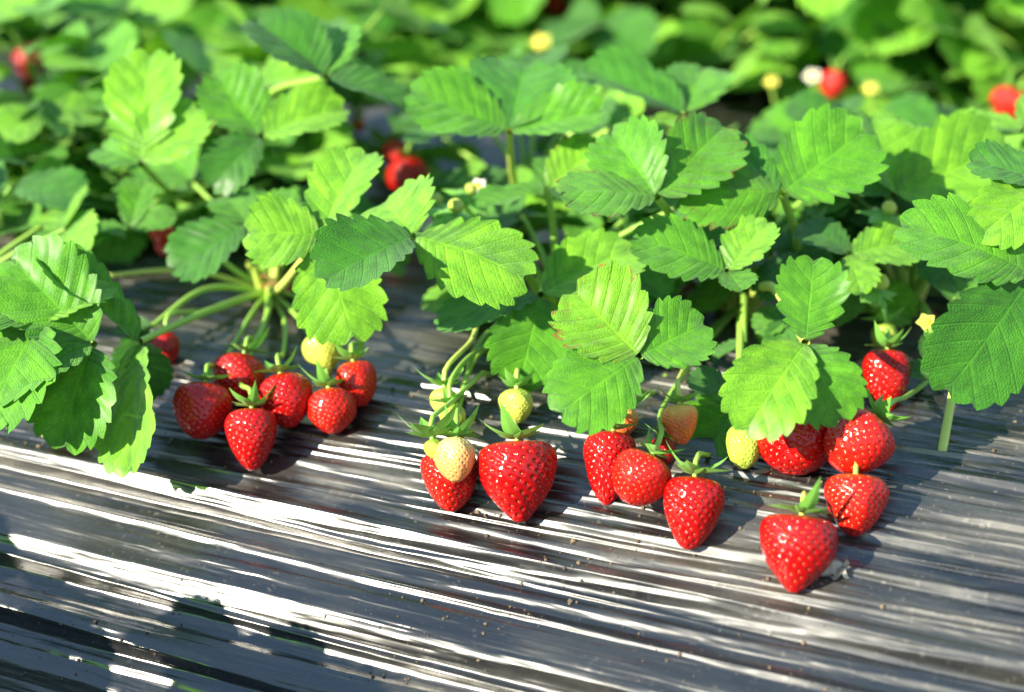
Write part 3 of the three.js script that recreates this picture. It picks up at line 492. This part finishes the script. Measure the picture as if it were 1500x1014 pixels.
// cut stalks that end in the air, dried husk, debris
{
  const stalk = (p, label, r) => { const a = atDepth(...p[0]); const o = thing('cut_stalk', label, 'stalk', a); mesh('stalk_rod', tube(p.map(q => atDepth(...q).sub(a)), r, r * 0.85, 10, 9), stemPale, o); };
  const d1 = depthOf(atHeight(1385, 690, -0.004)), d2 = depthOf(atHeight(1080, 750, -0.02));
  stalk([[1374, 698, d1], [1384, 640, d1 + 0.012], [1396, 575, d1 + 0.022]], 'pale cut strawberry stalk below the large dark leaf', 0.0022);
  stalk([[1078, 756, d2], [1082, 715, d2 + 0.01], [1088, 660, d2 + 0.02]], 'short cut green stalk in the shade below the yellowing green berry', 0.0019);
  const hm = new THREE.MeshStandardMaterial({ color: new THREE.Color().setRGB(0.22, 0.10, 0.035), roughness: 0.8 });
  for (const [px, py, lab] of [[1042, 442, 'curled brown dried leaf base beside the yellow-green crown'], [845, 478, 'brown dried leaf strips at the foot of the broad-leaved plant'], [430, 432, 'brown dried leaf strips where stems fan out to the shaded cluster'], [1318, 462, 'brown dried strips below the withered flower']]) {
    const husk = thing('dried_husk', lab, 'husk', atHeight(px, py, 0.004));
    for (let k = 0; k < 16; k++) { const x = rr(-0.012, 0.012), z = rr(-0.008, 0.008), y = rr(0, 0.006); mesh('husk_strip', tube([V3(x - 0.008, y, z), V3(x, y + rr(0.002, 0.006), z + rr(-0.003, 0.003)), V3(x + 0.008, y + rr(-0.002, 0.003), z + rr(-0.004, 0.004))], 0.0011, 0.0005, 6, 5), hm, husk); }
  }
  const db = thing('plant_debris', 'pale crumpled petal scrap beside the lowest red berry', 'debris', atHeight(1224, 838, -0.05));
  const q = []; for (let i = 0; i < 9; i++) for (let j = 0; j < 7; j++) q.push((i / 8 - 0.5) * 0.011 * (0.6 + 0.6 * vn(j * 0.9, 3)), 0.010 * (fbm(i * 0.8, j * 0.9, 2) - 0.4) + 0.003 * vn(i * 1.9, j * 2.1), (j / 6 - 0.5) * 0.008 * (0.5 + 0.7 * vn(i * 0.8, 9)));
  const ix = []; for (let i = 0; i < 8; i++) for (let j = 0; j < 6; j++) { const a = i * 7 + j; ix.push(a, a + 1, a + 7, a + 1, a + 8, a + 7); }
  const g = new THREE.BufferGeometry(); g.setAttribute('position', new THREE.Float32BufferAttribute(q, 3)); g.setIndex(ix); g.computeVertexNormals();
  const r0 = ray(1224, 838); let t = 0.4; for (; t < 1.2; t += 0.001) { const P = camera.position.clone().addScaledVector(r0, t); if (P.y < bedY(P.z) + 0.003) { db.position.copy(P); break; } }
  const sc = mesh('petal_scrap', g, new THREE.MeshPhysicalMaterial({ color: new THREE.Color().setRGB(0.62, 0.58, 0.46), roughness: 0.9, transmission: 0.2, side: THREE.DoubleSide }), db); sc.rotation.x = 0.5;
}

{ // soil crumbs and grit on the film: nobody could count them
  const g = new THREE.IcosahedronGeometry(1, 0), m = new THREE.MeshStandardMaterial({ roughness: 1 }), N = 2600, im = shade(new THREE.InstancedMesh(g, m, N)), M = new THREE.Matrix4(), c = new THREE.Color();
  for (let i = 0; i < N; i++) {
    let x, s; do { x = rr(-0.42, 0.34); s = rr(-0.05, 0.27); } while (fbm(x * 22 + 4, s * 30, 3) < rr(0.38, 0.62));
    const [z, y, a] = s >= 0 ? bedAt(s) : [0.02 + s, 0, 0], d = wrinkle(x, s), r = 0.00028 + 0.0008 * Math.pow(rnd(), 5);
    M.compose(V3(x, y + d * Math.cos(a) + r * 0.4, z + d * Math.sin(a)), new THREE.Quaternion().setFromEuler(new THREE.Euler(rnd() * 6, rnd() * 6, rnd() * 6)), V3(r * rr(0.7, 1.5), r, r * rr(0.7, 1.3))); im.setMatrixAt(i, M);
    const k = rr(0.5, 1.3); im.setColorAt(i, c.setRGB(0.17 * k, 0.125 * k, 0.08 * k));
  }
  im.name = 'grit'; im.userData = { kind: 'stuff', label: 'brown soil crumbs and grit scattered on the film' }; scene.add(im);
}

// ---------------------------------------------------------------- beds farther back and the bed before the camera
const bgLabel = 'leafy strawberry plant on the bed behind the front bed', bgGroup = 'strawberry plants on the bed behind';
const protos = [];
for (let k = 0; k < 5; k++) {
  const t = new THREE.Group();
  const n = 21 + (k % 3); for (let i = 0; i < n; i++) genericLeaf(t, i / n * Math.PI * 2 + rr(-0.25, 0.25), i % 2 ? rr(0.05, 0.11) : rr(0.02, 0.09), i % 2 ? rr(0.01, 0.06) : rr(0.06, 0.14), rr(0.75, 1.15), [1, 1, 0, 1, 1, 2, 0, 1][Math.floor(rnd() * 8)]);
  protos.push(t);
}
function bgPlant(x, y, z, label, group, sc = 1) {
  const c = protos[Math.floor(rnd() * protos.length)].clone(); c.name = numbered('strawberry_plant'); c.position.set(x, y, z); c.rotation.y = rr(0, 6.28); c.scale.setScalar(rr(0.9, 1.15) * sc); c.userData = { label, category: 'strawberry plant', group }; scene.add(c);
}
for (let i = 0; i < 12; i++) { bgPlant(-1.05 + i * 0.125 + rr(-0.02, 0.02), 0, -0.565 + rr(-0.02, 0.01), bgLabel, bgGroup); bgPlant(-1.15 + i * 0.13 + rr(-0.03, 0.03), 0, -0.64 + rr(-0.02, 0.02), bgLabel, bgGroup, 1.15); bgPlant(-1.15 + i * 0.13 + rr(-0.03, 0.03), 0, -0.72 + rr(-0.02, 0.02), bgLabel, bgGroup, 1.2); }
for (let i = 0; i < 16; i++) { bgPlant(-1.65 + i * 0.14 + rr(-0.03, 0.03), 0, -1.00 + rr(-0.02, 0.02), 'leafy strawberry plant two beds behind the front bed', 'strawberry plants two beds behind', 1.2); bgPlant(-1.6 + i * 0.14 + rr(-0.03, 0.03), 0, -1.05 + rr(-0.03, 0.03), 'leafy strawberry plant two beds behind the front bed', 'strawberry plants two beds behind', 1.35); bgPlant(-1.65 + i * 0.14 + rr(-0.03, 0.03), 0, -1.16 + rr(-0.03, 0.03), 'leafy strawberry plant two beds behind the front bed', 'strawberry plants two beds behind', 1.35); }
for (const [x, z] of [[-0.66, -0.06], [-0.60, -0.16], [-0.49, -0.13], [-0.42, -0.19], [-0.33, -0.15], [-0.23, -0.20]]) bgPlant(x, 0, z, 'leafy strawberry plant at the far end of the front bed', 'strawberry plants at the far end of the front bed', 0.74);
for (const [px, py] of [[70, 345], [165, 318], [262, 322], [20, 285], [120, 262]]) { const p = atHeight(px, py, 0); bgPlant(p.x, 0, p.z, 'low strawberry plant filling the gap behind the drooping pleated leaves', 'low strawberry plants behind the drooping leaves', 0.62); }
for (const [x, z, sc] of [[-0.45, 0.43, 0.85], [-0.335, 0.45, 0.72], [-0.235, 0.48, 0.75], [-0.14, 0.50, 0.8]]) bgPlant(x, 0, z, 'leafy strawberry plant on the bed facing the fruit', 'strawberry plants on the facing bed', sc);
// blurred fruit of the rear row and the bed behind
const shown = [], shownDepth = new Map();
for (const [px, py, w, ripe, lift, lab] of [
  [45, 92, 46, 'red', 0.02, 'red strawberry among dark shade on the bed behind'], [248, 131, 32, 'red', 0.02, 'small red strawberry over the grey path gap on the bed behind'],
  [238, 342, 36, 'scarlet', 0.02, 'red strawberry in the rear row above the drooping folded leaf'], [240, 362, 26, 'scarlet', 0.012, 'small red strawberry just under another in the rear row'],
  [580, 226, 40, 'scarlet', 0.03, 'scarlet strawberry peeping over the rear row leaves'], [600, 264, 62, 'red', 0.022, 'dark shaded red strawberry under the rear row leaves'],
  [981, 272, 24, 'red', 0.035, 'bit of red strawberry between two front leaves'], [1221, 124, 40, 'scarlet', 0.03, 'round orange-red strawberry beside a white flower on the bed behind'],
  [1474, 150, 44, 'scarlet', 0.03, 'red strawberry pair member above the pale-edged leaf'], [1500, 158, 40, 'scarlet', 0.028, 'second strawberry of the pair above the pale-edged leaf'],
  [815, 4, 34, 'red', 0.03, 'dark red strawberry at the edge of the bed behind'], [525, 184, 22, 'orange', 0.03, 'orange strawberry under a folded rear leaf'], [40, 125, 26, 'red', 0.015, 'small red strawberry below the one in dark shade']])
{ const b = berry({ px, py, w, h: w * 1.05, ang: rr(-20, 20), kind: 'round', ripe, lift, label: lab, sep: 0.8, off: py < 160 ? 60 : 25, stem: { back: true } }); shown.push([px, py, w / 2]); shownDepth.set(`${px},${py}`, b.position.distanceTo(camera.position) - 0.012); }
{ // blossoms of the bed behind: five white petals round a yellow heart
  const pm = new THREE.MeshPhysicalMaterial({ color: new THREE.Color().setRGB(0.82, 0.82, 0.74), roughness: 0.9, transmission: 0.3, side: THREE.DoubleSide }), ym = new THREE.MeshStandardMaterial({ color: new THREE.Color().setRGB(0.80, 0.62, 0.05), roughness: 0.8 });
  const pg = []; const pix = []; for (let i = 0; i <= 6; i++) for (let j = -3; j <= 3; j++) { const t = i / 6, w = 0.5 * Math.sin(Math.PI * Math.pow(t, 0.7) * 0.98 + 0.03); pg.push(j / 3 * w, 0.12 * t * t + 0.1 * (j / 3) ** 2 * w, t); } for (let i = 0; i < 6; i++) for (let j = 0; j < 6; j++) { const a = i * 7 + j; pix.push(a, a + 7, a + 1, a + 1, a + 7, a + 8); }
  const pmY = pm.clone(); pmY.color.setRGB(0.62, 0.66, 0.10);
  const petal = new THREE.BufferGeometry(); petal.setAttribute('position', new THREE.Float32BufferAttribute(pg, 3)); petal.setIndex(pix); petal.computeVertexNormals();
  const heart = new THREE.SphereGeometry(1, 14, 9); { const p = heart.attributes.position; for (let i = 0; i < p.count; i++) { const k = 1 + 0.15 * (h2(i, 3) - 0.5); p.setXYZ(i, p.getX(i) * k, p.getY(i) * k * 0.7, p.getZ(i) * k); } heart.computeVertexNormals(); }
  for (const [px, py, lift, lab, s] of [[1190, 112, 0.05, 'white strawberry blossom beside a red berry on the bed behind', 0.7], [1275, 130, 0.05, 'pale yellow strawberry blossom above the pale-edged leaf', 0.65], [1130, 120, 0.05, 'yellowing strawberry blossom among leaves of the bed behind', 0.6], [792, 62, 0.06, 'yellow strawberry blossom high on the bed behind', 0.9], [1357, 472, 0.035, 'sunlit yellow strawberry flower beside the dark hanging leaf', 0.5], [700, 272, 0.065, 'white strawberry blossom in the rear row of the front bed', 0.5]]) {
    const P = atHeight(px, py, lift), o = thing('strawberry_blossom', lab, 'flower', P); const tilt = new THREE.Quaternion().setFromUnitVectors(V3(0, 1, 0), camVec(-0.2, 0.5, 0.8).normalize());
    const hm = mesh('flower_heart', heart, ym, o); hm.scale.setScalar(0.0045 * s); hm.quaternion.copy(tilt);
    for (let k = 0; k < 5; k++) { const m = mesh('petal', petal, lab.startsWith('white') ? pm : pmY, o); m.scale.setScalar(0.0095 * s); m.quaternion.copy(tilt).multiply(new THREE.Quaternion().setFromAxisAngle(V3(0, 1, 0), k * 1.257)); }
    mesh('stem', tube([V3(0, -0.002, 0), V3(0.004, -0.02, -0.004), V3(0.012, -lift, -0.012)], 0.001, 0.0013, 8, 6), stemMat, o);
  }
}
// thin the unplaced leaves where they would hide the fruit behind
{
  const pooled = new Set(pool), rc = new THREE.Raycaster(), all = []; scene.updateMatrixWorld(true);
  scene.traverse(o => { if (o.isMesh && pooled.has(o.geometry)) all.push(o); });
  for (const [px, py, r] of shown) for (const [dx, dy] of [[0, 0], [-0.6, 0], [0.6, 0], [0, -0.6], [0, 0.6]]) {
    const p = atDepth(px + dx * r, py + dy * r, 1); rc.set(camera.position, p.sub(camera.position).normalize()); rc.far = shownDepth.get(`${px},${py}`);
    for (const h of rc.intersectObjects(all.filter(o => o.parent), false)) { const leaf = h.object.parent; if (leaf?.parent) { leaf.parent.remove(leaf); leaf.children.forEach(c => { const k = all.indexOf(c); if (k >= 0) all.splice(k, 1); }); } }
  }
}
renderer.render(scene, camera);
